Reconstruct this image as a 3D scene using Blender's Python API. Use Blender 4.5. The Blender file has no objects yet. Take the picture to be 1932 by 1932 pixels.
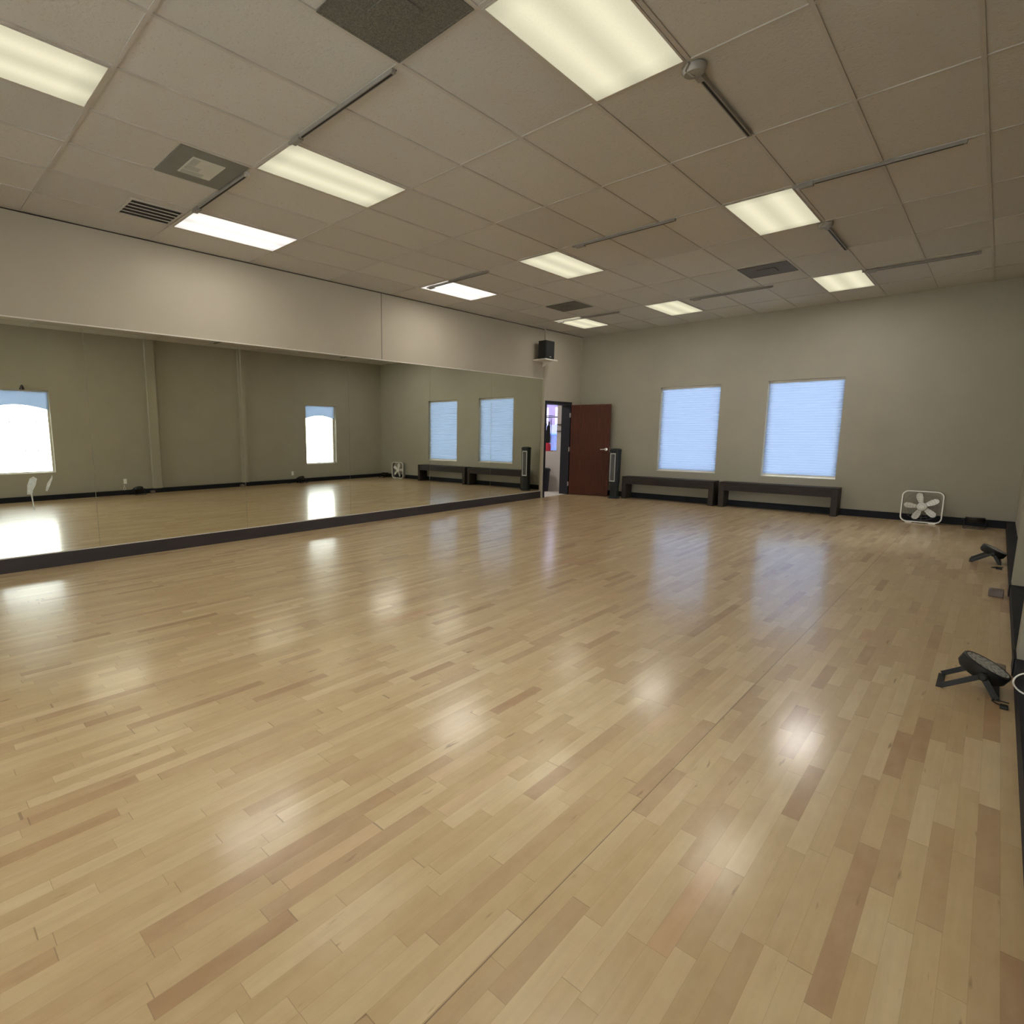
import bpy, bmesh, math, random
from mathutils import Matrix, Vector
random.seed(7)
S = bpy.context.scene
COL = S.collection
PI = math.pi

# ---------------------------------------------------------------- room measures (metres)
H = 3.616            # ceiling height
W = 7.28             # right wall plane
XP = 7.195           # face of the pilasters on the right wall
YF = 11.943          # window wall plane
YB = -5.0            # wall behind the camera
SX = 0.610           # first ceiling grid line from the mirror wall
TX, TY = 0.6096, 1.2192

# ---------------------------------------------------------------- mesh builder
class MB:
    def __init__(s): s.bm = bmesh.new()
    def box(s, x0, x1, y0, y1, z0, z1, m=None):
        v = [s.bm.verts.new(Vector((x, y, z)) if m is None else m @ Vector((x, y, z)))
             for x in (x0, x1) for y in (y0, y1) for z in (z0, z1)]
        for f in ((0,1,3,2),(4,6,7,5),(0,4,5,1),(2,3,7,6),(0,2,6,4),(1,5,7,3)):
            s.bm.faces.new([v[i] for i in f])
        return s
    def loft(s, rings, cap=True):
        R = [[s.bm.verts.new(Vector(p)) for p in r] for r in rings]
        n = len(R[0])
        for a, b in zip(R, R[1:]):
            for i in range(n):
                s.bm.faces.new((a[i], a[(i+1) % n], b[(i+1) % n], b[i]))
        if cap:
            s.bm.faces.new(R[0][::-1]); s.bm.faces.new(R[-1])
        return s
    def lathe(s, prof, m=Matrix(), n=24, cap=True):
        return s.loft([[m @ Vector((r*math.cos(2*PI*i/n), r*math.sin(2*PI*i/n), z)) for i in range(n)] for r, z in prof], cap)
    def tube(s, pts, r, n=8, closed=False):
        pts = [Vector(p) for p in pts]; rings = []; up = Vector((0, 0, 1)); prev = None
        for i, p in enumerate(pts):
            a = pts[i-1] if (i or closed) else p
            b = pts[(i+1) % len(pts)] if (i < len(pts)-1 or closed) else p
            t = (b-a).normalized()
            if prev is None:
                u = t.cross(up)
                if u.length < 1e-3: u = t.cross(Vector((1, 0, 0)))
            else: u = prev - t*prev.dot(t)
            u.normalize(); prev = u; w = t.cross(u)
            rings.append([p + (u*math.cos(2*PI*k/n) + w*math.sin(2*PI*k/n))*r for k in range(n)])
        if closed: rings.append(rings[0])
        return s.loft(rings, not closed)
    def prism(s, poly, f0, f1):
        return s.loft([[f0(*p) for p in poly], [f1(*p) for p in poly]])
    def build(s, name, mat, parent=None, loc=(0, 0, 0), bevel=0, smooth=False, rot=(0, 0, 0)):
        bmesh.ops.remove_doubles(s.bm, verts=s.bm.verts, dist=1e-6)
        bmesh.ops.recalc_face_normals(s.bm, faces=s.bm.faces)
        me = bpy.data.meshes.new(name); s.bm.to_mesh(me); s.bm.free()
        me.materials.append(mat)
        if smooth:
            for p in me.polygons: p.use_smooth = True
        o = bpy.data.objects.new(name, me); COL.objects.link(o)
        o.location = loc; o.rotation_euler = rot
        if parent: o.parent = parent
        if bevel:
            b = o.modifiers.new('bevel', 'BEVEL'); b.width = bevel; b.segments = 2; b.limit_method = 'ANGLE'
        if smooth:
            e = o.modifiers.new('edges', 'EDGE_SPLIT'); e.split_angle = math.radians(40)
        return o

def tag(o, label=None, cat=None, group=None, kind=None):
    if label: o['label'] = label
    if cat: o['category'] = cat
    if group: o['group'] = group
    if kind: o['kind'] = kind
    return o
def empty(name, loc, label=None, cat=None, group=None, rz=0.0, kind=None):
    o = bpy.data.objects.new(name, None); o.empty_display_size = .1
    COL.objects.link(o); o.location = loc; o.rotation_euler = (0, 0, rz)
    return tag(o, label, cat, group, kind)
def dup(root, loc, label=None, group=None, rz=None):
    def cp(o, par):
        c = o.copy(); COL.objects.link(c)
        if par: c.parent = par
        for ch in o.children: cp(ch, c)
        return c
    r = cp(root, None); r.location = loc
    if rz is not None: r.rotation_euler = (0, 0, rz)
    if label: r['label'] = label
    if group: r['group'] = group
    return r

# ---------------------------------------------------------------- materials
def newmat(name):
    m = bpy.data.materials.new(name); m.use_nodes = True
    nt = m.node_tree; nt.nodes.clear()
    out = nt.nodes.new('ShaderNodeOutputMaterial')
    return m, nt, out
class NT:
    def __init__(s, nt): s.nt = nt
    def n(s, t, **kw):
        x = s.nt.nodes.new(t)
        for k, v in kw.items(): setattr(x, k, v)
        return x
    def l(s, a, b): s.nt.links.new(a, b)
    def put(s, sock, v):
        if hasattr(v, 'is_output'): s.l(v, sock)
        else: sock.default_value = v
    def math(s, op, a, b=None, c=None):
        x = s.n('ShaderNodeMath', operation=op)
        s.put(x.inputs[0], a)
        if b is not None: s.put(x.inputs[1], b)
        if c is not None: s.put(x.inputs[2], c)
        return x.outputs[0]
    def mix(s, f, a, b, mode='MIX'):
        x = s.n('ShaderNodeMix', data_type='RGBA', blend_type=mode)
        s.put(x.inputs[0], f); s.put(x.inputs[6], a); s.put(x.inputs[7], b)
        return x.outputs[2]
    def ramp(s, f, stops):
        x = s.n('ShaderNodeValToRGB'); e = x.color_ramp.elements
        while len(e) < len(stops): e.new(0.5)
        for i, (p, c) in enumerate(stops): e[i].position = p; e[i].color = c if len(c) == 4 else (*c, 1)
        s.l(f, x.inputs[0]); return x.outputs[0]
    def noise(s, vec, scale, detail=4, rough=.5):
        x = s.n('ShaderNodeTexNoise'); x.inputs['Scale'].default_value = scale
        x.inputs['Detail'].default_value = detail; x.inputs['Roughness'].default_value = rough
        s.l(vec, x.inputs['Vector']); return x.outputs['Fac']
    def pos(s): return s.n('ShaderNodeNewGeometry').outputs['Position']
    def obj(s): return s.n('ShaderNodeTexCoord').outputs['Object']
    def mapping(s, vec, scale=(1,1,1), loc=(0,0,0)):
        x = s.n('ShaderNodeMapping'); s.l(vec, x.inputs[0])
        x.inputs['Scale'].default_value = scale; x.inputs['Location'].default_value = loc
        return x.outputs[0]
def c4(c): return (*c, 1.0)
def pbr(name, col, rough=.5, metal=0., spec=.5, nscale=20., namp=.12, bump=0., bscale=None, stretch=(1,1,1), coat=0.):
    m, nt, out = newmat(name); N = NT(nt)
    b = N.n('ShaderNodeBsdfPrincipled'); N.l(b.outputs[0], out.inputs[0])
    v = N.mapping(N.obj(), stretch)
    f = N.noise(v, nscale, 5)
    lo = [x*(1-namp) for x in col]; hi = [min(1, x*(1+namp)) for x in col]
    N.l(N.ramp(f, [(.3, lo), (.7, hi)]), b.inputs['Base Color'])
    b.inputs['Roughness'].default_value = rough; b.inputs['Metallic'].default_value = metal
    b.inputs['Specular IOR Level'].default_value = spec
    b.inputs['Coat Weight'].default_value = coat
    if bump:
        bp = N.n('ShaderNodeBump'); bp.inputs['Strength'].default_value = bump; bp.inputs['Distance'].default_value = .004
        N.l(N.noise(v, bscale or nscale*4, 3), bp.inputs['Height']); N.l(bp.outputs[0], b.inputs['Normal'])
    return m

def floor_material():
    m, nt, out = newmat('maple strip flooring'); N = NT(nt)
    b = N.n('ShaderNodeBsdfPrincipled'); N.l(b.outputs[0], out.inputs[0])
    p = N.pos(); sep = N.n('ShaderNodeSeparateXYZ'); N.l(p, sep.inputs[0])
    x, y = sep.outputs[0], sep.outputs[1]
    xs = N.math('DIVIDE', N.math('ADD', x, 5.0), .0578)
    row = N.math('FLOOR', xs); fx = N.math('FRACT', xs)
    wn = N.n('ShaderNodeTexWhiteNoise', noise_dimensions='1D'); N.l(row, wn.inputs['W'])
    ln = N.math('MULTIPLY_ADD', wn.outputs['Value'], .40, .34)
    wn2 = N.n('ShaderNodeTexWhiteNoise', noise_dimensions='1D'); N.l(N.math('ADD', row, 371.3), wn2.inputs['W'])
    ys = N.math('DIVIDE', N.math('MULTIPLY_ADD', wn2.outputs['Value'], 3.0, N.math('ADD', y, 20.0)), ln)
    # uneven plank lengths: jitter the joints
    jn = N.n('ShaderNodeTexNoise', noise_dimensions='2D'); jn.inputs['Scale'].default_value = .9
    cj = N.n('ShaderNodeCombineXYZ'); N.l(N.math('MULTIPLY', row, 7.3), cj.inputs[0]); N.l(ys, cj.inputs[1]); N.l(cj.outputs[0], jn.inputs['Vector'])
    ys = N.math('MULTIPLY_ADD', jn.outputs['Fac'], 1.2, ys)
    pl = N.math('FLOOR', ys); fy = N.math('FRACT', ys)
    cv = N.n('ShaderNodeCombineXYZ'); N.l(row, cv.inputs[0]); N.l(pl, cv.inputs[1])
    w3 = N.n('ShaderNodeTexWhiteNoise', noise_dimensions='2D'); N.l(cv.outputs[0], w3.inputs['Vector'])
    rnd = w3.outputs['Value']; rcol = w3.outputs['Color']
    sc = N.n('ShaderNodeSeparateColor'); N.l(rcol, sc.inputs[0])
    base = N.ramp(rnd, [(0, (.43, .265, .135)), (.05, (.50, .335, .185)), (.2, (.555, .395, .208)), (.6, (.60, .438, .236)), (.9, (.67, .51, .295)), (.96, (.70, .545, .33)), (1, (.57, .345, .18))])
    # grain: stretched along the plank, different in each plank
    off = N.n('ShaderNodeCombineXYZ'); N.l(N.math('MULTIPLY', sc.outputs[0], 40), off.inputs[0]); N.l(N.math('MULTIPLY', sc.outputs[1], 40), off.inputs[1])
    va = N.n('ShaderNodeVectorMath', operation='ADD'); N.l(p, va.inputs[0]); N.l(off.outputs[0], va.inputs[1])
    g1 = N.noise(N.mapping(va.outputs[0], (38, 2.2, 1)), 1.0, 6, .6)
    g2 = N.noise(N.mapping(va.outputs[0], (14, 4.0, 1)), 1.0, 4, .55)
    col = N.mix(N.math('MULTIPLY', N.ramp(g1, [(.38, (0,0,0)), (.72, (1,1,1))]), .26), base, c4((.37, .25, .13)))
    col = N.mix(N.math('MULTIPLY', N.ramp(g2, [(.45, (0,0,0)), (.75, (1,1,1))]), .25), col, c4((.66, .52, .34)))
    # mineral streaks and knots on some planks
    g3 = N.noise(N.mapping(va.outputs[0], (30, 4.2, 1)), 1.0, 3, .5)
    knot = N.math('MULTIPLY', N.ramp(g3, [(.665, (0,0,0)), (.76, (1,1,1))]), N.math('GREATER_THAN', sc.outputs[2], .40))
    col = N.mix(N.math('MULTIPLY', knot, .75), col, c4((.17, .085, .04)))
    g4 = N.noise(N.mapping(va.outputs[0], (11, 7, 1)), 1.0, 5, .65)
    col = N.mix(.55, col, N.ramp(g4, [(.25, (.42,.41,.40)), (.5, (.5,.5,.5)), (.75, (.57,.57,.58))]), 'OVERLAY')
    # joints
    ex = N.math('MINIMUM', fx, N.math('SUBTRACT', 1.0, fx))
    ey = N.math('MULTIPLY', N.math('MINIMUM', fy, N.math('SUBTRACT', 1.0, fy)), ln)
    gx = N.math('LESS_THAN', ex, .012)
    gy = N.math('LESS_THAN', ey, .0011)
    seam = N.math('LESS_THAN', N.math('ABSOLUTE', N.math('SUBTRACT', x, 6.16)), .0018)
    gap = N.math('MAXIMUM', N.math('MULTIPLY', gx, .22), N.math('MULTIPLY', gy, .5))
    gap = N.math('MAXIMUM', gap, N.math('MULTIPLY', seam, .75))
    col = N.mix(gap, col, c4((.14, .085, .045)))
    N.l(col, b.inputs['Base Color'])
    rg = N.noise(N.mapping(p, (.8, .8, 1)), 1.2, 4, .6)
    b.inputs['Roughness'].default_value = .36
    b.inputs['Specular IOR Level'].default_value = .6
    b.inputs['Coat Weight'].default_value = .7
    b.inputs['Coat IOR'].default_value = 1.45
    N.l(N.math('MULTIPLY_ADD', rg, .06, .125), b.inputs['Coat Roughness'])
    b.inputs['IOR'].default_value = 1.5
    hb = N.math('ADD', N.math('MULTIPLY', N.noise(N.mapping(va.outputs[0], (9, 1.3, 1)), 1.0, 2), 1.0),
                N.math('MULTIPLY', gap, -.25))
    bp = N.n('ShaderNodeBump'); bp.inputs['Strength'].default_value = .12; bp.inputs['Distance'].default_value = .004
    N.l(hb, bp.inputs['Height']); N.l(bp.outputs[0], b.inputs['Normal']); N.l(bp.outputs[0], b.inputs['Coat Normal'])
    return m

def ceiling_material():
    m, nt, out = newmat('fissured acoustic tile'); N = NT(nt)
    b = N.n('ShaderNodeBsdfPrincipled'); N.l(b.outputs[0], out.inputs[0])
    p = N.pos(); sep = N.n('ShaderNodeSeparateXYZ'); N.l(p, sep.inputs[0])
    ix = N.math('FLOOR', N.math('DIVIDE', N.math('SUBTRACT', sep.outputs[0], SX), TX))
    iy = N.math('FLOOR', N.math('DIVIDE', sep.outputs[1], TY))
    cv = N.n('ShaderNodeCombineXYZ'); N.l(ix, cv.inputs[0]); N.l(iy, cv.inputs[1])
    w = N.n('ShaderNodeTexWhiteNoise', noise_dimensions='2D'); N.l(cv.outputs[0], w.inputs['Vector'])
    base = N.ramp(w.outputs['Value'], [(0, (.49, .468, .425)), (1, (.55, .525, .475))])
    fis = N.noise(N.mapping(p, (1, 1, 1)), 52, 4, .62)
    pit = N.ramp(fis, [(.60, (0,0,0)), (.70, (1,1,1))])
    col = N.mix(N.math('MULTIPLY', pit, .6), base, c4((.36, .33, .28)))
    N.l(col, b.inputs['Base Color']); b.inputs['Roughness'].default_value = .95
    b.inputs['Specular IOR Level'].default_value = .1
    bp = N.n('ShaderNodeBump'); bp.inputs['Strength'].default_value = .85; bp.inputs['Distance'].default_value = .004
    N.l(N.math('SUBTRACT', 1.0, fis), bp.inputs['Height']); N.l(bp.outputs[0], b.inputs['Normal'])
    return m

def mirror_material():
    m, nt, out = newmat('wall mirror'); N = NT(nt)
    g = N.n('ShaderNodeBsdfPrincipled'); N.l(g.outputs[0], out.inputs[0])
    f = N.noise(N.pos(), .6, 2)
    N.l(N.ramp(f, [(.3, (.79, .80, .70)), (.7, (.82, .825, .73))]), g.inputs['Base Color'])
    g.inputs['Metallic'].default_value = 1; g.inputs['Roughness'].default_value = .0
    return m

def glass_material(name='window glass', tint=(.93, .96, .95)):
    m, nt, out = newmat(name); N = NT(nt)
    t = N.n('ShaderNodeBsdfTransparent'); t.inputs[0].default_value = c4(tint)
    g = N.n('ShaderNodeBsdfGlossy'); g.inputs['Roughness'].default_value = .02
    fr = N.n('ShaderNodeFresnel'); fr.inputs[0].default_value = 1.45
    mx = N.n('ShaderNodeMixShader'); N.l(fr.outputs[0], mx.inputs[0]); N.l(t.outputs[0], mx.inputs[1]); N.l(g.outputs[0], mx.inputs[2])
    N.l(mx.outputs[0], out.inputs[0]); return m

def shade_material(name, pleat=True):
    m, nt, out = newmat(name); N = NT(nt)
    p = N.pos()
    f = N.noise(N.mapping(p, (2.5, 2.5, 26)), 1.0, 4, .6)
    col = N.ramp(f, [(.3, (.100, .136, .218)), (.7, (.110, .146, .230))])
    tr = N.n('ShaderNodeBsdfTranslucent'); N.l(col, tr.inputs[0])
    df = N.n('ShaderNodeBsdfDiffuse'); df.inputs[0].default_value = (.5, .52, .56, 1)
    mx = N.n('ShaderNodeMixShader'); mx.inputs[0].default_value = .3
    N.l(tr.outputs[0], mx.inputs[1]); N.l(df.outputs[0], mx.inputs[2]); N.l(mx.outputs[0], out.inputs[0])
    return m

def diffuser_material(name, col, strength, contrast):
    # acrylic lens over two lit tubes that run along the fixture
    m, nt, out = newmat(name); N = NT(nt)
    o = N.obj(); sep = N.n('ShaderNodeSeparateXYZ'); N.l(o, sep.inputs[0])
    ax = N.math('ABSOLUTE', sep.outputs[0])
    d = N.math('SUBTRACT', ax, .13)
    tube = N.math('POWER', 2.718, N.math('MULTIPLY', N.math('MULTIPLY', d, d), -160.0))
    ay = N.math('ABSOLUTE', sep.outputs[1])
    endf = N.ramp(ay, [(.44, (1,1,1)), (.60, (.55,.55,.55))])
    grain = N.noise(o, 90, 2)
    s = N.math('MULTIPLY_ADD', tube, contrast, 1-contrast*.6)
    s = N.math('MULTIPLY', s, N.math('MULTIPLY_ADD', grain, .12, .94))
    s = N.math('MULTIPLY', s, N.math('MULTIPLY_ADD', endf, .5, .5))
    e = N.n('ShaderNodeEmission'); e.inputs[0].default_value = c4(col)
    N.l(N.math('MULTIPLY', s, strength), e.inputs[1])
    N.l(e.outputs[0], out.inputs[0]); return m

M = dict(
    floor=floor_material(), ceiling=ceiling_material(), mirror=mirror_material(), glass=glass_material(), tinted=glass_material('tinted glass', (.37, .37, .44)),
    shade=shade_material('translucent pleated shade'),
    grid=pbr('white painted grid', (.45, .42, .37), .6, nscale=3, namp=.05),
    wall_mirror=pbr('cream wall paint', (.42, .375, .30), .85, nscale=2, namp=.02, bump=.08, bscale=220, spec=.2),
    wall=pbr('greige wall paint', (.36, .335, .272), .8, nscale=2, namp=.03, bump=.08, bscale=220, spec=.25),
    hall=pbr('pale grey paint', (.74, .70, .67), .85, nscale=2, namp=.03),
    base=pbr('black vinyl base', (.012, .013, .019), .6, spec=.2, nscale=8, namp=.2),
    plinth=pbr('dark brown board', (.028, .021, .022), .5, nscale=9, namp=.25, stretch=(1, .2, 1)),
    trim=pbr('ivory trim', (.66, .62, .55), .5, nscale=5, namp=.04),
    frame=pbr('navy black frame paint', (.010, .010, .018), .45, nscale=8, namp=.15),
    door=pbr('red brown door veneer', (.072, .020, .010), .5, spec=.2, nscale=3.0, namp=.28, stretch=(14, 14, .7)),
    steel=pbr('brushed steel', (.62, .60, .56), .32, metal=.9, nscale=40, namp=.06),
    bench=pbr('dark stained wood', (.025, .019, .017), .5, spec=.3, nscale=4, namp=.35, stretch=(.8, 9, 9)),
    bench_end=pbr('dark stained wood upright', (.029, .022, .019), .5, spec=.3, nscale=4, namp=.35, stretch=(9, 9, .8)),
    black=pbr('black plastic', (.008, .008, .009), .5, nscale=30, namp=.2),
    blacksoft=pbr('black cloth', (.010, .010, .012), .9, nscale=60, namp=.3),
    dark=pbr('dark void', (.012, .012, .011), .9, nscale=6, namp=.2),
    lens=pbr('frosted lens', (.42, .44, .44), .25, nscale=60, namp=.25),
    whiteplastic=pbr('white plastic', (.86, .86, .83), .4, nscale=8, namp=.04),
    fanback=pbr('grey grille and shaded shroud', (.20, .20, .20), .5, nscale=8, namp=.06),
    grey=pbr('charcoal plastic', (.022, .025, .028), .5, spec=.25, nscale=12, namp=.12),
    silver=pbr('silver plastic', (.52, .53, .52), .35, metal=.3, nscale=20, namp=.05),
    panel=pbr('grey painted metal panel', (.155, .155, .135), .55, nscale=6, namp=.08),
    grille=pbr('dark perforated grille', (.10, .094, .078), .6, nscale=120, namp=.5),
    plate=pbr('pale label plate', (.52, .52, .46), .5, nscale=6, namp=.05),
    plategrey=pbr('grey print', (.36, .37, .33), .5, nscale=6, namp=.05),
    track=pbr('grey track enamel', (.23, .215, .19), .5, nscale=8, namp=.05),
    bin=pbr('navy plastic', (.012, .014, .035), .38, nscale=8, namp=.15),
    red=pbr('red cloth', (.75, .05, .10), .8, nscale=30, namp=.2),
    brownbox=pbr('grey brown box', (.17, .135, .12), .5, nscale=12, namp=.12),
    concrete=pbr('sunlit concrete', (.74, .73, .70), .9, nscale=2, namp=.06),
    mauve=pbr('mauve stucco', (.42, .33, .46), .9, nscale=4, namp=.06),
    iron=pbr('black iron', (.03, .03, .035), .5, nscale=8, namp=.1),
    carblue=pbr('blue car paint', (.10, .22, .62), .25, nscale=3, namp=.03, coat=.6),
    carglass=pbr('car window glass', (.18, .24, .42), .1, nscale=3, namp=.05),
    rubber=pbr('tyre rubber', (.02, .02, .02), .8, nscale=20, namp=.2),
    outside=pbr('pale render outside', (.70, .69, .66), .9, nscale=3, namp=.05),
    blotch=pbr('pale smear', (.56, .60, .55), .7, nscale=30, namp=.15),
    warm=diffuser_material('warm acrylic lens', (1.0, .93, .66), .82, .27),
    cool=diffuser_material('white acrylic lens', (1.0, .95, .88), 1.25, .28),
)

# ---------------------------------------------------------------- setting
def struct(o, label=None): return tag(o, label, kind='structure')
struct(MB().box(-.0, W, YB, YF, -.1, 0).build('floor', M['floor']), 'pale maple strip floor with a polished finish')
struct(MB().box(-.12, W+.2, YB-.2, YF+.2, H+.008, H+.12).build('ceiling', M['ceiling']), 'suspended ceiling of fissured acoustic tiles')
g = MB()
xs = [SX + k*TX for k in range(0, 11)]
ys = [k*TY for k in range(-4, 10)]
for x in xs: g.box(x-.012, x+.012, YB, YF, H-.0005, H+.008)
xe = [0]+xs+[W]
for y in ys:
    for a, b in zip(xe, xe[1:]):
        g.box(a+(.012 if a else 0), b-(.012 if b < W else 0), y-.012, y+.012, H, H+.008)
struct(g.build('ceiling_grid', M['grid']), 'white metal T bar grid holding the ceiling tiles')

DX = .04             # the doorway wall stands proud of the mirror wall
YS = 10.42
DY0, DY1, DZ = 10.50, 11.50, 2.075       # door opening
wl = MB()
wl.box(-.12, 0, YB, YS, 0, H+.008).box(-.12, DX, YS, DY0, 0, H+.008).box(-.12, DX, DY1, YF, 0, H+.008).box(-.12, DX, DY0, DY1, DZ, H+.008)
struct(wl.build('wall_left', M['wall_mirror']), 'cream wall that carries the mirrors')
def holed(y0, y1, x0, x1, z1, holes, axis):
    """wall slab with rectangular holes along one axis; holes = [(a0,a1,z0,z1)]"""
    mb = MB()
    def bx(a0, a1, z0, z1_):
        if a1-a0 < 1e-4 or z1_-z0 < 1e-4: return
        if axis == 'x': mb.box(a0, a1, y0, y1, z0, z1_)
        else: mb.box(x0, x1, a0, a1, z0, z1_)
    s = (x0 if axis == 'x' else y0); e = (x1 if axis == 'x' else y1)
    for a0, a1, za, zb in sorted(holes):
        bx(s, a0, 0, z1); bx(a0, a1, 0, za); bx(a0, a1, zb, z1); s = a1
    bx(s, e, 0, z1)
    return mb
WF = [(1.915, 3.09, .62, 2.37), (3.90, 5.06, .61, 2.375)]
WR = [(1.53, 2.69, .585, 2.33), (9.06, 10.14, .51, 2.25)]
struct(holed(YF, YF+.2, 0, W+.2, H+.008, WF, 'x').build('wall_back', M['wall']), 'greige wall with two shaded windows')
struct(holed(YB, YF, W, W+.2, H+.008, WR, 'y').build('wall_right', M['wall']), 'greige wall with two clear windows')
WB = [(3.9, 6.7, .12, 2.9)]  # opening added behind the camera to let in more daylight
struct(holed(YB-.2, YB, -.12, W+.2, H+.008, WB, 'x').build('wall_front', M['wall']), 'unseen wall behind the viewer with an added window opening')
for i, (a, b) in enumerate(((4.67, 4.87), (6.98, 7.155))):
    struct(MB().box(XP, W, a, b, 0, H-.001).build('trim_%d' % (i+1), M['wall']), ('nearer' if i == 0 else 'farther')+' pilaster on the right wall')

# baseboards
struct(MB().box(DX, W, YF-.012, YF, 0, .115).build('baseboard_back', M['base']), 'black base strip along the window wall')
br = MB()
for a, b in ((YB, 4.67), (4.87, 6.98), (7.155, YF-.013)): br.box(W-.09, W, a, b, 0, .105)
for a, b in ((4.67, 4.87), (6.98, 7.155)): br.box(XP-.012, XP, a-.012, b+.0, 0, .105)
struct(br.build('baseboard_right', M['base']), 'black base ledge along the right wall')
struct(MB().box(0, .014, YB, YS-.001, 0, .148).build('baseboard_left', M['plinth']), 'dark brown plinth board under the mirrors')
tr = MB().box(0, .012, YB, YS-.002, .149, .158).box(0, .012, YB, YS-.002, 2.578, 2.590)
struct(tr.build('trim_3', M['trim']), 'thin ivory channel above and below the mirrors')
struct(MB().box(0, .003, 5.875, 5.882, 2.592, H-.002).build('trim_4', M['plinth']), 'thin seam between wall boards above the mirrors')
struct(MB().box(0, .004, YB, YS-.001, H-.012, H-.001).box(DX, DX+.004, YS, YF, H-.010, H-.001).build('trim_5', M['dark']), 'dark gap where the ceiling meets the mirror wall')

# mirrors
joints = [-1.86, -.10, 1.665, 3.46, 5.20, 6.955, 8.655, YS-.004]
mlab = ['wall mirror panel beside the camera, outside the left edge of the picture',
        'wall mirror panel at the far left, reflecting the larger overexposed window',
        'wall mirror panel reflecting plain wall and the wider pilaster, second from the left',
        'wall mirror panel reflecting the narrow pilaster and the smaller bright window, third from the left',
        'wall mirror panel reflecting the room corner and the white box fan',
        'wall mirror panel reflecting the right bench, second from the doorway',
        'wall mirror panel next to the doorway, reflecting the tower fan']
for k in range(1, 7):
    a, b = joints[k]+.0025, joints[k+1]-.0025
    tag(MB().box(0, .006, a, b, .160, 2.576).build('mirror_panel', M['mirror']), mlab[k], 'mirror', 'wall mirror panels')
def blob(pts, x0=.0062, x1=.0068):  # thin pale patch lying flat on the mirror face
    return MB().prism(pts, lambda y, z: Vector((x0, y, z)), lambda y, z: Vector((x1, y, z)))
tag(blob([(1.030,.80),(1.04,.90),(1.065,.965),(1.10,.985),(1.13,.96),(1.115,.90),(1.085,.84),(1.075,.80),(1.085,.64),(1.075,.63),(1.062,.80)]).build('mark', M['blotch']),
    'pale smear with a thin tail on the far left mirror, below the bright window', 'mark')
tag(blob([(1.195,.83),(1.215,.905),(1.255,.965),(1.262,.99),(1.27,.99),(1.268,.955),(1.23,.86),(1.21,.82)]).build('mark', M['blotch']),
    'thin slanted pale streak on the far left mirror, right of the wider smear', 'mark')

# ---------------------------------------------------------------- windows
def window(n, lab, axis, a0, a1, z0, z1, depth0, glass='glass'):
    """frame and glass set back in the hole; axis 'x' = window wall, 'y' = right wall"""
    root = struct(empty('window_%d' % n, ((a0+a1)/2, depth0, z0) if axis == 'x' else (depth0, (a0+a1)/2, z0), lab))
    hw = (a1-a0)/2; hh = z1-z0
    def bx(mb, u0, u1, d0, d1, v0, v1):
        if axis == 'x': mb.box(u0, u1, d0, d1, v0, v1)
        else: mb.box(d0, d1, u0, u1, v0, v1)
    f = MB(); t = .03
    bx(f, -hw, hw, .13, .17, 0, t); bx(f, -hw, hw, .13, .17, hh-t, hh)
    bx(f, -hw, -hw+t, .13, .17, t, hh-t); bx(f, hw-t, hw, .13, .17, t, hh-t)
    f.build('window_frame', M['trim'], root)
    p = MB(); bx(p, -hw+t, hw-t, .148, .152, t, hh-t); p.build('glass_pane', M[glass], root)
    s = MB(); bx(s, -hw, hw, .002, .128, .0005, .012); s.build('window_sill', M['trim'], root)
    return root, hw, hh, bx
labs = ['left window in the back wall behind a white shade, above the left bench', 'right window in the back wall behind a white shade, above the right bench']
for i, (a0, a1, z0, z1) in enumerate(WF):
    window(i+1, labs[i], 'x', a0, a1, z0, z1, YF)
    # pleated shade
    r = empty('pleated_shade', ((a0+a1)/2, YF+.07, z0),
              ['white pleated shade, lowered, in the left window of the back wall', 'white pleated shade, gapped at its foot, in the right window of the back wall'][i], 'window shade', 'lowered shades in the back wall')
    hw = (a1-a0)/2-.012; hh = z1-z0
    zb = .035 if i == 0 else .05
    n = 72; pts = []
    for k in range(n+1): pts.append((.006*(k % 2), zb+(hh-.045-zb)*k/n))
    mb = MB()
    vs = [[mb.bm.verts.new((sx*hw, y, z)) for y, z in pts] for sx in (-1, 1)]
    for k in range(n): mb.bm.faces.new((vs[0][k], vs[1][k], vs[1][k+1], vs[0][k+1]))
    mb.build('shade_fabric', M['shade'], r)
    MB().box(-hw, hw, -.012, .022, hh-.045, hh-.004).build('head_rail', M['trim'], r)
    MB().box(-hw, hw, -.008, .018, zb-.018, zb).build('bottom_rail', M['trim'], r)
labs = ['clear window nearest the viewer in the right wall, seen blown out in the mirror', 'clear window at the far end of the right wall']
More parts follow.
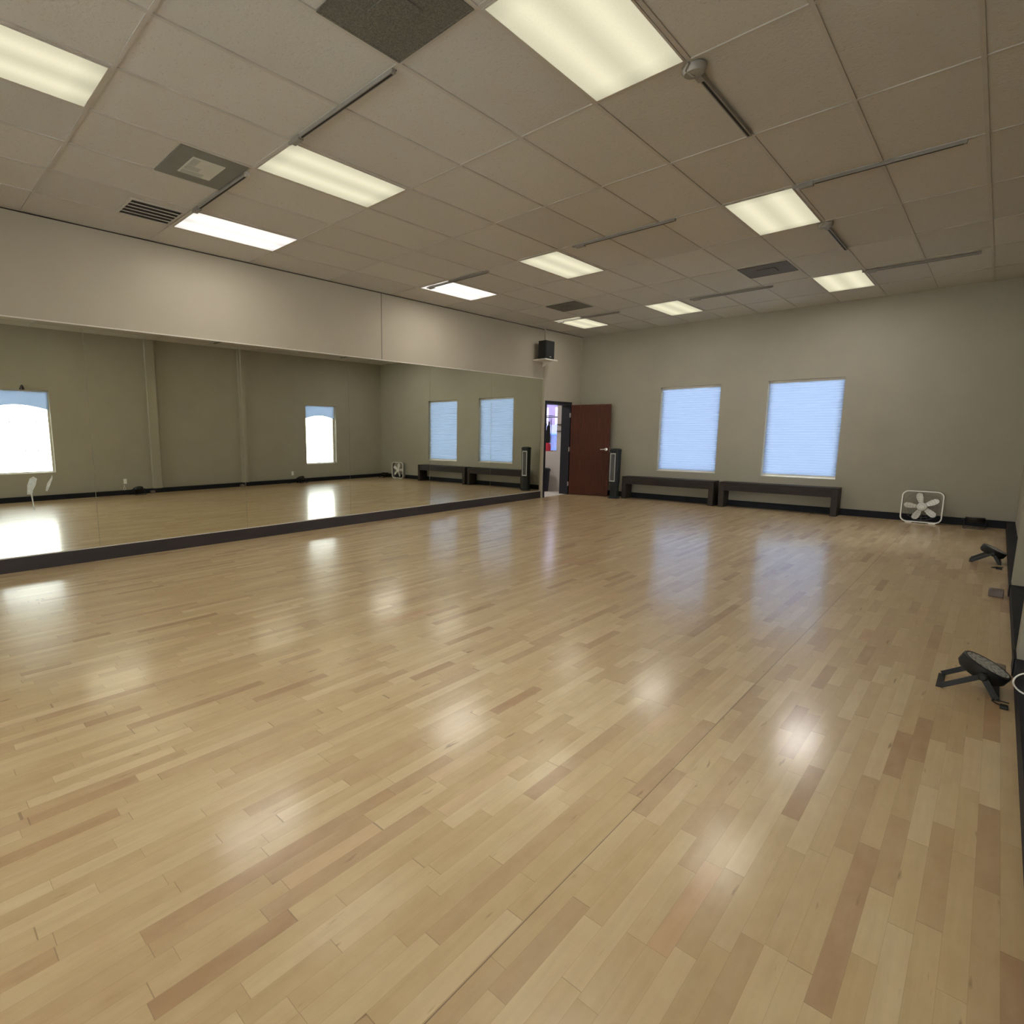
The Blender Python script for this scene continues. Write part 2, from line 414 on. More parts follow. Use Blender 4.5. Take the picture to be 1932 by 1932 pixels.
for i, (a0, a1, z0, z1) in enumerate(WR):
    root, hw, hh, bx = window(i+3, labs[i], 'y', a0, a1, z0, z1, W)
    for k in range(4):
        u = -hw + (k+1)*2*hw/5
        b = MB(); bx(b, u-.006, u+.006, .30, .312, -.05, hh-.2); b.build('security_bar', M['trim'], root)
    for z in (hh*.27, hh*.62):
        b = MB(); bx(b, -hw-.05, hw+.05, .292, .299, z, z+.014); b.build('security_crossbar', M['trim'], root)
    r = empty('arched_shade', (W+.09, (a0+a1)/2, z1-.42),
              ['pale blue shade with an arched lower edge, across the top of the near right window', 'pale blue shade with an arched lower edge, across the top of the far right window'][i], 'window shade', 'arched shades in the right wall')
    poly = [(-hw+.012, .41), (-hw+.012, .02)]
    for k in range(1, 16): poly.append((-hw+.012+(2*hw-.024)*k/16, .02+.10*math.sin(PI*k/16)))
    poly += [(hw-.012, .02), (hw-.012, .41)]
    mb = MB(); mb.bm.faces.new([mb.bm.verts.new((0, y, z)) for y, z in poly])
    mb.build('shade_fabric', M['shade'], r)
    MB().box(-.012, .012, -hw+.012, hw-.012, .40, .415).build('head_rail', M['trim'], r)
for i, (a0, a1, z0, z1) in enumerate(WB): window(i+6, 'added unseen tall window behind the viewer, for more daylight', 'x', a0, a1, z0, z1, YB-.2)
# lighting outlets and small fittings on the right wall
def outlet(y, z, label):
    r = empty('wall_outlet', (W, y, z), label, 'outlet', 'outlets on the right wall')
    MB().box(-.006, 0, -.036, .036, -.058, .058).build('cover_plate', M['whiteplastic'], r, bevel=.002)
    for s in (-1, 1): MB().box(-.009, -.006, -.017, .017, s*.027-.014, s*.027+.014).build('socket', M['whiteplastic'], r)
outlet(4.06, .31, 'white wall outlet by the nearer pilaster, seen in the mirror')
outlet(8.56, .27, 'white wall outlet beside the far right window, seen in the mirror')
r = empty('wall_bracket', (W, 2.22, 2.345), 'small black bracket on the wall above the near right window, seen in the mirror', 'bracket')
MB().box(-.03, 0, -.04, .04, -.01, .02).build('mount', M['black'], r)
MB().lathe([(.03, 0), (.034, .03), (.022, .07), (.012, .085)], Matrix.Translation((-.035, 0, .0)), 12).build('head', M['black'], r)

# ---------------------------------------------------------------- ceiling fixtures
def cc(j, i, dj=1, di=1): return (SX+(j+dj/2)*TX, (i+di/2)*TY)
def make_light(name, mat):
    r = empty(name, (0, 0, H))
    f = MB(); a, b, t = .291, .596, .012
    f.box(-a, a, -b, -b+t, -.004, .007).box(-a, a, b-t, b, -.004, .007)
    f.box(-a, -a+t, -b+t, b-t, -.004, .007).box(a-t, a, -b+t, b-t, -.004, .007)
    f.build('fixture_frame', M['grid'], r)
    MB().box(-a+t+.0005, a-t-.0005, -b+t+.0005, b-t-.0005, -.002, .006).build('diffuser', mat, r)
    return r
warm0 = make_light('ceiling_light', M['warm']); cool0 = make_light('ceiling_light', M['cool'])
LIGHTS = [
    (3, 0, 0, 'warm ceiling light cut off by the left edge of the picture'),
    (7, 2, 0, 'largest warm ceiling light, cut by the top edge beside the big grille'),
    (3, 2, 0, 'warm ceiling light between the grey access panel and the open ceiling, left of centre'),
    (0, 2, 1, 'bright white ceiling light beside the black slatted vent, nearest of three along the mirror wall'),
    (7, 5, 0, 'warm ceiling light at the right with a short track at its far right corner'),
    (3, 5, 0, 'warm ceiling light in the middle of the ceiling, under a track end'),
    (0, 5, 1, 'bright white ceiling light along the mirror wall, second from the viewer'),
    (0, 8, 0, 'small warm ceiling light in the far left corner above the speaker'),
    (3, 8, 0, 'farthest warm ceiling light above the left shaded window'),
    (7, 8, 0, 'farthest warm ceiling light at the right, near the right shaded window'),
    (7, -1, 0, 'added unseen warm ceiling light behind the viewer on the right'),  # this and the next two are added out of view to brighten the room
    (0, -1, 1, 'added unseen white ceiling light behind the viewer along the mirror wall'),
    (3, -3, 0, 'added unseen warm ceiling light behind the viewer in the middle')]
first = {0: True, 1: True}
PW = {0: 6.5, 1: 16.0}; PC = {0: (1.0, .94, .81), 1: (1.0, .95, .87)}
for j, i, k, lab in LIGHTS:
    x, y = cc(j, i); src = cool0 if k else warm0
    if first[k]: o = src; o.location = (x, y, H); first[k] = False
    else: o = dup(src, (x, y, H))
    tag(o, lab, 'ceiling light', 'fluorescent ceiling lights')
    L = bpy.data.lights.new('fluorescent tubes', 'AREA'); L.shape = 'RECTANGLE'; L.size = .5; L.size_y = 1.1
    L.energy = PW[k]*{(7, 2): 2.8, (7, -1): 4.5, (7, 5): 1.6, (7, 8): 3.6, (3, 8): 1.7, (0, -1): .2, (3, -3): .4, (3, 0): .25, (3, 2): .6, (0, 2): .9}.get((j, i), 1.0); L.color = (1, .97, .93) if i == 8 and j > 0 else PC[k]
    lo = bpy.data.objects.new('fluorescent_tubes', L); COL.objects.link(lo); lo.location = (x, y, H-.012)

# return grilles (half a tile each)
def make_grille():
    r = empty('return_grille', (0, 0, H))
    MB().box(-.291, .291, -.291, .291, -.003, .006).build('grille_face', M['grille'], r)
    f = MB(); a, t = .293, .014
    f.box(-a, a, -a, -a+t, -.005, -.003).box(-a, a, a-t, a, -.005, -.003).box(-a, -a+t, -a+t, a-t, -.005, -.003).box(a-t, a, -a+t, a-t, -.005, -.003)
    f.build('grille_rim', M['grille'], r)
    MB().box(-.105, .105, -.105, .105, -.012, -.003).build('center_plate', M['grille'], r, bevel=.002)
    return r
gr = make_grille(); x, y = cc(6, 1.5, 1, .5); gr.location = (x, y, H)
tag(gr, 'largest dark square grille at the top edge of the picture', 'ceiling grille', 'dark square ceiling grilles')
for j, i, lab in ((6, 7.04, 'dark square ceiling grille above the right shaded window'), (1, 7.04, 'small dark square ceiling grille at the far left near the speaker')):
    x, y = cc(j, i, 1, .5); dup(gr, (x, y, H), lab)
# access panel with a label plate
x, y = cc(2, 1.50, 1, .5)
r = empty('access_panel', (x, y, H), 'grey metal ceiling panel with a pale label plate, beside the near track', 'access panel')
MB().box(-.291, .291, -.278, .278, -.004, .006).build('panel', M['panel'], r)
pl = MB().box(-.165, .165, -.135, .135, -.007, -.004).build('label_plate', M['plate'], r)
MB().box(-.16, -.09, -.12, .06, -.0078, -.007).build('printed_block', M['plategrey'], pl)
MB().box(-.075, .0, -.12, .0, -.0078, -.007).build('printed_block', M['plategrey'], pl)
MB().box(.01, .14, -.12, -.06, -.0078, -.007).build('printed_block', M['plategrey'], pl)
# slatted supply vent
x0, x1 = SX+.02, SX+.80*TX; y0, y1 = 1.555*TY, 1.975*TY
r = empty('air_vent', ((x0+x1)/2, (y0+y1)/2, H), 'black slatted air vent beside the bright light on the mirror side', 'air vent')
hx, hy = (x1-x0)/2, (y1-y0)/2
MB().box(-hx+.02, hx-.02, -hy+.02, hy-.02, .002, .007).build('vent_throat', M['dark'], r)
f = MB(); f.box(-hx, hx, -hy, -hy+.022, -.006, .007).box(-hx, hx, hy-.022, hy, -.006, .007).box(-hx, -hx+.022, -hy+.022, hy-.022, -.006, .007).box(hx-.022, hx, -hy+.022, hy-.022, -.006, .007)
f.build('vent_frame', M['grid'], r)
for k in range(4):
    xx = -hx+.02+(k+1)*(2*hx-.04)/5
    MB().box(xx-.004, xx+.004, -hy+.022, hy-.022, -.006, .001).build('slat', M['grid'], r)

# lighting tracks
def track(j0, i0, j1, i1, lab, feed_end=False, round_feed=False, width=.034):
    xa, ya, xb, yb = SX+j0*TX, i0*TY, SX+j1*TX, i1*TY
    L = math.hypot(xb-xa, yb-ya); a = math.atan2(yb-ya, xb-xa)
    r = empty('lighting_track', (xa, ya, H), lab, 'lighting track', 'empty lighting tracks on the ceiling', a)
    w = width/2
    MB().box(.10, L, -w, w, -.026, -.0008).build('rail', M['track'], r, bevel=.003)
    MB().box(.12, L-.02, -.007, .007, -.0275, -.026).build('rail_slot', M['dark'], r)
    MB().box(.10, L, w, w+.004, -.008, -.0008).build('rail_side_strip', M['dark'], r)  # thin dark strip along one side of the rail
    if round_feed:
        MB().lathe([(.02, -.045), (.055, -.04), (.07, -.02), (.07, -.0008)], Matrix.Translation((.03, 0, 0)), 20).build('feed_canopy', M['track'], r, smooth=True)
        MB().tube([(-.06, .0, -.012), (-.03, .03, -.03), (.02, .01, -.05), (.04, 0, -.046)], .006).build('feed_wire', M['track'], r)
        MB().box(.06, .16, -.022, .022, -.034, -.001).build('feed_box', M['track'], r, bevel=.004)
    else:
        MB().box(.0, .11, -.024, .024, -.040, -.001).build('feed_box', M['track'], r, bevel=.004)
        MB().box(-.05, .0, -.012, .012, -.022, -.001).build('feed_connector', M['track'], r, bevel=.003)
    if feed_end: MB().box(L, L+.03, -.018, .018, -.03, -.001).build('end_cap', M['grid'], r)
    return r
track(4.03, 2, 5.92, 2, 'grey lighting track leading from the left warm light to the big grille')
track(1.05, 2, 2.80, 2, 'grey lighting track beside the grey access panel, ending at the bright white light', True)
track(8.0, 3.04, 8.0, 3.95, 'grey lighting track with a round feed at the corner of the largest light', round_feed=True)
track(4.42, 5, 6.29, 5, 'grey lighting track beyond the middle of the ceiling, right of the middle light')
track(.28, 5.06, 2.14, 5.06, 'grey lighting track with its feed over the second white light along the mirror wall')
track(8.06, 5, 9.83, 5, 'grey lighting track running right from the near right light')
track(8.0, 6.04, 8.0, 7.0, 'short grey lighting track pointing away from the near right light', round_feed=True)
track(8.03, 8.1, 9.85, 8.1, 'grey lighting track running right from the farthest right light')
track(.13, 8.1, 2.21, 8.1, 'grey lighting track with its feed over the small far corner light')
track(4.33, 8.08, 6.21, 8.08, 'grey lighting track between the two farthest warm lights')

# ---------------------------------------------------------------- door and speaker
r = struct(empty('door_1', (DX, DY1, 0), 'red brown door standing open against the back wall, in a black frame'))
f = MB()
o = DY1
f.box(-.215, .012, DY0-o-.038, DY0-o+.02, 0, DZ+.05).box(-.215, .012, DY1-o-.02, DY1-o+.045, 0, DZ+.05)
f.box(-.215, .012, DY0-o+.02, DY1-o-.02, DZ-.02, DZ+.05)
f.build('door_frame', M['frame'], r)
for z in (.25, 1.05, 1.83):
    MB().box(.012, .032, -.045, -.012, z-.05, z+.05).build('hinge', M['steel'], r)
leaf = MB().box(0, .885, -.022, .022, .012, 2.06).build('door_leaf', M['door'], r, (.026, .012, 0), rot=(0, 0, math.atan2(.235, .85)))
hd = MB()
hd.lathe([(.033, 0), (.033, .012), (.014, .014), (.012, .055)], Matrix.Translation((.815, -.022, 1.06)) @ Matrix.Rotation(PI/2, 4, 'X'), 18)
hd.tube([(.815, -.070, 1.06), (.79, -.075, 1.06), (.73, -.075, 1.058), (.70, -.07, 1.055)], .011)
hd.build('lever_handle', M['steel'], leaf, smooth=True)
MB().box(.885, .887, -.012, .012, 1.0, 1.12).build('latch_plate', M['steel'], leaf)

sh = empty('speaker_shelf', (0, 10.03, 2.935), 'small cream shelf under the black speaker, high on the mirror wall', 'shelf')
MB().box(0, .30, 0, .385, 0, .022).box(DX, .30, .385, .47, 0, .022).build('shelf_board', M['trim'], sh)
bk = MB().prism([(0.0, 0), (.2, 0), (.02, -.10), (0, -.10)], lambda x, z: Vector((x, .35, z)), lambda x, z: Vector((x, .375, z)))
bk.build('shelf_bracket', M['trim'], sh)
sp = empty('speaker', (.20, 10.22, 2.957), 'black box speaker on the small shelf high above the doorway', 'speaker')
MB().box(-.10, .085, -.155, .155, 0, .37).build('cabinet', M['black'], sp, bevel=.006)
MB().box(.085, .095, -.147, .147, .01, .362).build('front_grille', M['blacksoft'], sp, bevel=.004)
MB().box(.095, .098, -.03, .03, .035, .048).build('badge', M['silver'], sp)

# ---------------------------------------------------------------- benches
def make_bench():
    r = empty('bench', (0, 0, 0))
    L, D, Z = 1.88, .30, .485
    MB().box(-L/2, L/2, -D/2, D/2, Z-.035, Z).build('seat_board', M['bench'], r, bevel=.004)
    for s in (-1, 1):
        MB().box(min(s*L/2, s*(L/2-.09)), max(s*L/2, s*(L/2-.09)), -D/2, D/2, 0, Z-.035).build('end_panel', M['bench_end'], r, bevel=.003)
    for s in (-1, 1):
        y = s*(D/2-.02)
        MB().box(-L/2+.09, L/2-.09, y-.018, y+.018, Z-.16, Z-.035).build('apron', M['bench'], r)
    return r
b1 = make_bench(); b1.location = (2.255, YF-.185, 0)
tag(b1, 'long dark brown wooden bench under the left shaded window, next to the tower fan', 'bench', 'dark wooden benches')
dup(b1, (4.235, YF-.185, 0), 'long dark brown wooden bench under the right shaded window, nearer the box fan')

# ---------------------------------------------------------------- tower fan
tf = empty('tower_fan', (1.185, 11.53, 0), 'charcoal tower fan with a silver framed grille between the door and the left bench', 'fan', rz=-.1)
MB().lathe([(.125, 0), (.128, .012), (.11, .03), (.06, .045)], n=28).build('base', M['grey'], tf, smooth=True)
def rr(hx, hy, z, n=24, e=4.0, ox=0, oy=0):
    out = []
    for k in range(n):
        t = 2*PI*k/n; c, s_ = math.cos(t), math.sin(t)
        out.append((ox+hx*math.copysign(abs(c)**(2/e), c), oy+hy*math.copysign(abs(s_)**(2/e), s_), z))
    return out
MB().loft([rr(.085, .06, .04), rr(.088, .065, .30), rr(.098, .085, .38), rr(.10, .09, .98), rr(.098, .09, 1.02)]).build('body', M['grey'], tf, smooth=True)
MB().loft([rr(.103, .094, 1.02), rr(.107, .10, 1.045), rr(.098, .09, 1.075), rr(.06, .055, 1.088)]).build('top_cap', M['grey'], tf, smooth=True)
f = MB(); x0, x1, z0, z1, t = -.072, .055, .37, .99, .014
f.box(x0, x1, -.098, -.082, z0, z0+t*1.6).box(x0, x1, -.098, -.082, z1-t*1.6, z1).box(x0, x0+t, -.098, -.082, z0+t*1.6, z1-t*1.6).box(x1-t, x1, -.098, -.082, z0+t*1.6, z1-t*1.6)
f.build('grille_frame', M['silver'], tf)
q = MB()
for k in range(9):
    xx = x0+t+.006+k*(x1-x0-2*t-.012)/8; q.box(xx-.002, xx+.002, -.094, -.088, z0+t*1.6, z1-t*1.6)
for k in range(28):
    zz = z0+.03+k*(z1-z0-.06)/27; q.box(x0+t, x1-t, -.0885, -.0865, zz-.002, zz+.002)
q.build('grille', M['fanback'], tf)

# ---------------------------------------------------------------- box fan
bf = empty('box_fan', (6.245, YF-.165, 0), 'white five bladed box fan on the floor against the back wall', 'fan', rz=-.04)
def rrect(h, r, n=6, cz=.262):
    p = []
    for cx_, cz_, a in ((h-r, h-r, 0), (-h+r, h-r, PI/2), (-h+r, -h+r, PI), (h-r, -h+r, 1.5*PI)):
        for k in range(n+1):
            t = a+k*PI/2/n; p.append((cx_+r*math.cos(t), cz+cz_+r*math.sin(t)))
    return p
def band(outer, inner, y0, y1):
    mb = MB(); n = len(outer); R = []
    for pts, y in ((outer, y0), (outer, y1), (inner, y1), (inner, y0)): R.append([mb.bm.verts.new((x, y, z)) for x, z in pts])
    for a in range(4):
        A, B = R[a], R[(a+1) % 4]
        for i in range(n): mb.bm.faces.new((A[i], A[(i+1) % n], B[(i+1) % n], B[i]))
    return mb
band(rrect(.252, .085), rrect(.236, .072), -.055, -.040).build('front_rim', M['whiteplastic'], bf, smooth=True)
band(rrect(.250, .083), rrect(.240, .075), -.040, .055).build('shroud', M['fanback'], bf, smooth=True)  # shade on the fan's side is put into this grey
for s in (-1, 1): MB().box(s*.14-.04, s*.14+.04, -.06, .06, 0, .0125).build('foot', M['whiteplastic'], bf)
MB().lathe([(.066, 0), (.066, .03), (.056, .045), (.02, .05)], Matrix.Translation((0, -.002, .262)) @ Matrix.Rotation(PI/2, 4, 'X'), 24).build('hub', M['whiteplastic'], bf, smooth=True)
for k in range(5):
    a = math.radians(33+72*k)
    mb = MB(); top = []; bot = []
    prof = [(.05, -.022, .022), (.09, -.034, .032), (.14, -.046, .040), (.19, -.046, .036), (.213, -.034, .02), (.222, -.012, .0)]
    up, dn = [], []
    for rad, w0, w1 in prof:
        row = []
        for w in (w0, w0*.4+w1*.6*.4, w1):
            tw = w*.55*(1-.6*rad/.22)
            x = rad*math.cos(a)-w*math.sin(a); z = rad*math.sin(a)+w*math.cos(a)
            row.append((x, -.022+tw, .262+z))
        up.append(row)
    vu = [[mb.bm.verts.new(p) for p in r_] for r_ in up]
    vd = [[mb.bm.verts.new((p[0], p[1]+.004, p[2])) for p in r_] for r_ in up]
    for V in (vu, vd):
        for i in range(len(V)-1):
            for j in range(2): mb.bm.faces.new((V[i][j], V[i][j+1], V[i+1][j+1], V[i+1][j]))
    for i in range(len(vu)-1):
        for j in (0, 2): mb.bm.faces.new((vu[i][j], vu[i+1][j], vd[i+1][j], vd[i][j]))
    for i in (0, len(vu)-1):
        for j in range(2): mb.bm.faces.new((vu[i][j], vu[i][j+1], vd[i][j+1], vd[i][j]))
    mb.build('blade', M['whiteplastic'], bf, smooth=True)
q = MB()
for rad in [.035*k for k in range(1, 7)]:
    q.tube([(rad*math.cos(2*PI*k/28), -.050, .262+rad*math.sin(2*PI*k/28)) for k in range(28)], .0009, 4, True)
for k in range(16):
    a = 2*PI*k/16; q.tube([(.03*math.cos(a), -.050, .262+.03*math.sin(a)), (.236*math.cos(a), -.050, .262+.236*math.sin(a))], .0009, 4)
q.build('front_grille', M['fanback'], bf)
q = MB()
for k in range(8):
    a = 2*PI*k/8; q.tube([(.03*math.cos(a), .050, .262+.03*math.sin(a)), (.238*math.cos(a), .050, .262+.238*math.sin(a))], .0015, 4)
for rad in (.06, .12, .18, .228): q.tube([(rad*math.cos(2*PI*k/28), .050, .262+rad*math.sin(2*PI*k/28)) for k in range(28)], .0012, 4, True)
q.build('back_grille', M['fanback'], bf)

# ---------------------------------------------------------------- stage wash lights on the floor
def make_par(tilt=27):
    r = empty('stage_light', (0, 0, 0))
    T = Matrix.Translation((0, 0, .125)) @ Matrix.Rotation(math.radians(tilt), 4, 'Y')
    MB().lathe([(.06, -.045), (.092, -.04), (.108, -.02), (.11, .028), (.104, .034), (.099, .034), (.0985, .018)], T, 32).build('housing', M['black'], r, smooth=True)
    MB().lathe([(.0975, .019), (.0975, .0315), (.05, .0325)], T, 32).build('lens', M['lens'], r, smooth=True)
    leds = MB()
    for rad, n in ((.03, 6), (.06, 11), (.083, 16)):
        for k in range(n):
            a = 2*PI*k/n; leds.lathe([(.007, .030), (.005, .0350)], T @ Matrix.Translation((rad*math.cos(a), rad*math.sin(a), 0)), 8)
    leds.build('led_dots', M['fanback'], r)
    for sgn in (-1, 1):            # double yoke: two U brackets that stand on the floor
        xb = sgn*.165 if sgn < 0 else .06
        mb = MB()
        for s in (-1, 1):
            y = s*(.116 if sgn < 0 else .122)
            p0 = Vector((0, y, .118)); p1 = Vector((xb, y, .008))
            d = (p1-p0).normalized(); w = Vector((-d.z, 0, d.x))*.014
            mb.loft([[p0+w+Vector((0, -.003, 0)), p0+w+Vector((0, .003, 0)), p0-w+Vector((0, .003, 0)), p0-w+Vector((0, -.003, 0))],
                     [p1+w+Vector((0, -.003, 0)), p1+w+Vector((0, .003, 0)), p1-w+Vector((0, .003, 0)), p1-w+Vector((0, -.003, 0))]])
        yy = .119 if sgn < 0 else .125
        mb.box(xb-.014, xb+.014, -yy, yy, 0, .007)
        mb.build('yoke_bracket', M['black'], r)
    for s in (-1, 1):
        MB().lathe([(.02, 0), (.02, .02), (.012, .026)], Matrix.Translation((0, s*.124, .118)) @ Matrix.Rotation(-s*PI/2, 4, 'X'), 12).build('clamp_knob', M['black'], r)
    return r
p0 = make_par(); p0.location = (7.06, 4.27, 0)
tag(p0, 'black flat stage light on its yoke, largest, beside the near pilaster at the right edge', 'stage light', 'black stage wash lights on the floor')
dup(p0, (7.07, 8.70, 0), 'black flat stage light on its yoke below the far right window')
p1 = make_par(3); p1.location = (6.86, YF-.20, 0); p1.rotation_euler.z = PI/2
tag(p1, 'black flat stage light facing up by the back wall in the far right corner', 'stage light', 'black stage wash lights on the floor')
# loose cords, small boxes
pc = empty('power_cord', (7.17, 4.3, 0), 'thin black power cord with a plug in front of the near stage light', 'cord')
MB().tube([(.0, -.155, .004), (-.02, -.150, .004), (-.055, -.15, .004), (-.064, -.17, .004), (-.050, -.20, .004), (-.03, -.225, .006)], .0035, 6).build('cable', M['black'], pc, smooth=True)
MB().box(-.036, -.004, -.265, -.220, 0, .017).build('plug', M['black'], pc, bevel=.004)
pc = empty('power_cord', (7.10, 8.36, 0), 'short black cord end lying on the floor by the far stage light', 'cord')
MB().tube([(.06, .08, .004), (.0, .05, .004), (-.03, .0, .004), (.02, -.04, .004)], .004, 6).build('cable', M['black'], pc, smooth=True)
MB().box(.0, .05, -.065, -.03, 0, .016).build('plug', M['black'], pc, bevel=.004)
wc = [(7.222+.055*math.cos(t), 4.02+.012*math.sin(2*t), .170+.058*math.sin(t)) for t in [2*PI*k/24 for k in range(24)]]
tag(MB().tube(wc, .004, 6, True).build('cable_loop', M['whiteplastic'], smooth=True), 'loop of white cable above the near stage light, cut by the right edge', 'cable')
for y, lab, xx in ((4.60, 'small grey brown box on the floor at the foot of the near pilaster', 7.105), (6.90, 'small grey brown box on the floor at the foot of the far pilaster', 7.105)):
    b = empty('floor_box', (xx, y, 0), lab, 'box', 'small boxes at the pilasters')
    MB().box(-.045, .05, -.05, .05, 0, .062).build('box_body', M['brownbox'], b, bevel=.006)
    MB().box(-.03, .035, -.035, .035, .062, .066).build('box_lid', M['brownbox'], b)

# ---------------------------------------------------------------- the next room, seen through the doorway
RX = -3.2
HW = [(-1.55, -.575, .965, 2.16)]
struct(MB().box(RX, -.001, 8.2, YF+.19, -.1, -.0002).build('floor', M['hall']), 'pale floor of the next room')
struct(MB().box(RX, -.12, 8.2, YF, 2.75, 2.85).build('ceiling', M['hall']), 'ceiling of the next room')
struct(holed(YF, YF+.2, RX-.2, -.0, H, HW, 'x').build('wall_back', M['hall']), 'back wall of the next room')
struct(MB().box(RX-.2, RX, 8.0, YF, 0, H).build('wall_left', M['hall']), 'far side wall of the next room')
struct(MB().box(RX, -.12, 8.0, 8.2, 0, H).build('wall_front', M['hall']), 'near wall of the next room')
for (a0, a1, z0, z1) in HW: window(5, 'window of the next room, seen through the doorway', 'x', a0, a1, z0, z1, YF, 'tinted')  # tint added to the pane to dim the overbright outdoors
L = bpy.data.lights.new('next_room_fill', 'AREA'); L.size = .6; L.energy = 22; L.color = (1, .95, .88)  # added light without a fixture, brightens the next room
lo = bpy.data.objects.new('next_room_fill', L); COL.objects.link(lo); lo.location = (-1.5, 10.4, 2.70)
tb = empty('trash_can', (-.79, 11.70, 0), 'navy blue lidded trash can beyond the open doorway', 'trash can')
MB().loft([rr(.125, .10, 0, e=5), rr(.155, .125, .50, e=5)]).build('bin', M['bin'], tb, smooth=True)
MB().loft([rr(.168, .137, .50, e=5), rr(.170, .139, .53, e=5), rr(.15, .12, .565, e=5), rr(.07, .05, .585, e=5)]).build('lid', M['bin'], tb, smooth=True)
dr = empty('dress', (-.755, 11.86, 1.84), 'black dress hanging in front of the bright window of the next room', 'dress')
def flat(ws, y0=-.012, y1=.012):
    return MB().loft([[(cx_-w, y0, z), (cx_+w, y0, z), (cx_+w*.8, y1, z), (cx_-w*.8, y1, z)] for cx_, w, z in ws])
flat([(.0, .012, -.135), (.0, .018, -.18), (0, .018, -.22), (-.005, .05, -.26), (-.01, .052, -.34), (-.02, .075, -.45), (-.028, .09, -.55), (-.03, .092, -.655)]).build('bodice', M['blacksoft'], dr)
MB().tube([(-.075, 0, -.24), (-.055, 0, -.11), (-.0, 0, -.16), (.052, 0, -.11), (.05, 0, -.25)], .006, 6).build('strap', M['blacksoft'], dr)
MB().tube([(0, 0, .0), (.012, 0, -.02), (0, 0, -.04), (-.06, 0, -.095), (0, 0, -.105), (.055, 0, -.095), (0, 0, -.04)], .005, 6).build('hanger', M['iron'], dr)
MB().tube([(-.45, 0, .005), (.16, 0, .005)], .008, 6).build('hanging_rod', M['iron'], dr)
rc = MB().loft([rr(.13, .05, .98, 16, 3, -.93, YF+.065), rr(.135, .052, 1.06, 16, 3, -.93, YF+.065), rr(.125, .045, 1.16, 16, 3, -.93, YF+.065), rr(.06, .03, 1.19, 16, 3, -.93, YF+.065)])
tag(rc.build('folded_cloth', M['red'], smooth=True), 'red folded cloth on the window sill of the next room', 'cloth')
for z in (1.46, 1.62):
    tag(MB().box(-.55, -.46, YF-.05, YF, z, z+.018).build('wall_hook', M['iron']), ('lower' if z < 1.5 else 'upper')+' black wall hook right of the window in the next room', 'hook', 'wall hooks in the next room')

# ---------------------------------------------------------------- outside
gz = -.12
struct(MB().box(-40, 40, -30, 60, -.4, gz).build('ground', M['concrete']), 'bright paving outside the building')
pr = empty('porch', (-5.10, 18.7, gz), 'mauve porch post and beam outside the next room window', 'porch')
MB().box(-.09, .09, -.09, .09, 0, 2.52).build('post', M['mauve'], pr)
MB().box(-2.2, 2.4, -.10, .10, 2.52, 2.64).build('beam', M['mauve'], pr)
pw = tag(MB().box(-9, -1.5, 18.3, 18.5, gz, 1.74).build('garden_wall', M['outside']), 'white low wall outside behind the blue car', 'wall')
fe = empty('iron_fence', (-3.6, 15.6, gz), 'black iron railing outside the next room window', 'fence')
MB().box(-2, 2, -.015, .015, 2.03, 2.07).build('top_rail', M['iron'], fe)
MB().box(-2, 2, -.015, .015, .30, .34).build('bottom_rail', M['iron'], fe)
for k in range(17): MB().box(-2+k*.25-.006, -2+k*.25+.006, -.006, .006, 0, 2.03).build('picket', M['iron'], fe)
car = empty('car', (-4.0, 17.1, gz), 'blue car parked outside beyond the railing', 'car')
body = [(-2.1, .25), (-2.15, .6), (-2.0, .85), (-1.1, .98), (-.5, 1.40), (.1, 1.55), (.9, 1.52), (1.5, 1.10), (2.05, 1.0), (2.15, .55), (2.05, .25)]
MB().prism(body, lambda x, z: Vector((x, -.85, z)), lambda x, z: Vector((x, .85, z))).build('car_body', M['carblue'], car, bevel=.06)
MB().prism([(-.95, 1.02), (-.42, 1.37), (.1, 1.47), (.82, 1.45), (1.3, 1.08)], lambda x, z: Vector((x, -.865, z)), lambda x, z: Vector((x, -.852, z))).build('side_window', M['carglass'], car)
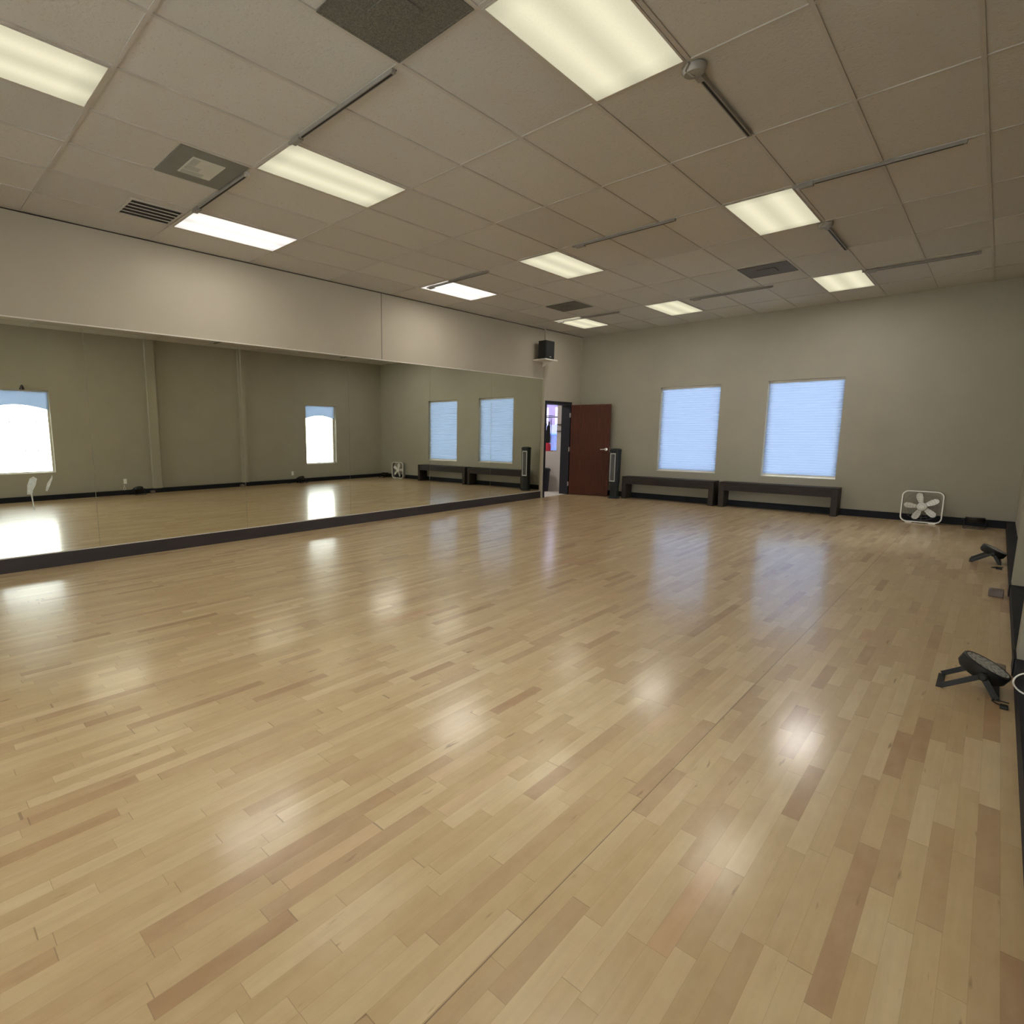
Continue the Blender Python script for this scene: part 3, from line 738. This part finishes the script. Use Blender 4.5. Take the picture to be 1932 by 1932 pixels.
for x in (-1.35, 1.35):
    for y in (-.78, .78):
        MB().lathe([(.2, -.1), (.33, -.1), (.34, 0), (.33, .1), (.2, .1)], Matrix.Translation((x, y, .34)) @ Matrix.Rotation(PI/2, 4, 'X'), 24).build('wheel', M['rubber'], car)

# ---------------------------------------------------------------- sky
w = bpy.data.worlds.new('sky'); S.world = w; w.use_nodes = True
nt = w.node_tree; nt.nodes.clear(); N = NT(nt)
out = N.n('ShaderNodeOutputWorld'); bg = N.n('ShaderNodeBackground')
sep = N.n('ShaderNodeSeparateXYZ'); N.l(N.n('ShaderNodeTexCoord').outputs['Generated'], sep.inputs[0])
N.l(N.ramp(sep.outputs[2], [(0, (1.0, .95, .88)), (.25, (.84, .87, .92)), (1, (.58, .68, .88))]), bg.inputs[0])
bg.inputs[1].default_value = 12.0
N.l(bg.outputs[0], out.inputs[0])

sun = bpy.data.lights.new('sun', 'SUN'); sun.energy = 70; sun.angle = .01; sun.color = (1, .96, .9)
so = bpy.data.objects.new('sun', sun); COL.objects.link(so); so.rotation_euler = (0, math.radians(-33), 0)
# ---------------------------------------------------------------- camera
R = [[0.695931, 0.718107, -0.001331], [-0.100088, 0.098832, 0.990058], [-0.711099, 0.688879, -0.140654]]
cam = bpy.data.cameras.new('camera'); co = bpy.data.objects.new('camera', cam); COL.objects.link(co)
m = Matrix(((R[0][0], R[1][0], -R[2][0], 6.99421), (R[0][1], R[1][1], -R[2][1], -.02548), (R[0][2], R[1][2], -R[2][2], 1.42854), (0, 0, 0, 1)))
co.matrix_world = m
cam.sensor_width = 36; cam.lens = 19.534; cam.shift_x = .08855; cam.clip_start = .02; cam.clip_end = 300
S.camera = co
S.view_settings.view_transform = 'Standard'; S.view_settings.look = 'None'
S.view_settings.exposure = 0; S.view_settings.gamma = 1; S.view_settings.use_curve_mapping = False
S.cycles.max_bounces = 10; S.cycles.diffuse_bounces = 6; S.cycles.glossy_bounces = 5; S.cycles.transparent_max_bounces = 12
S.cycles.use_denoising = True
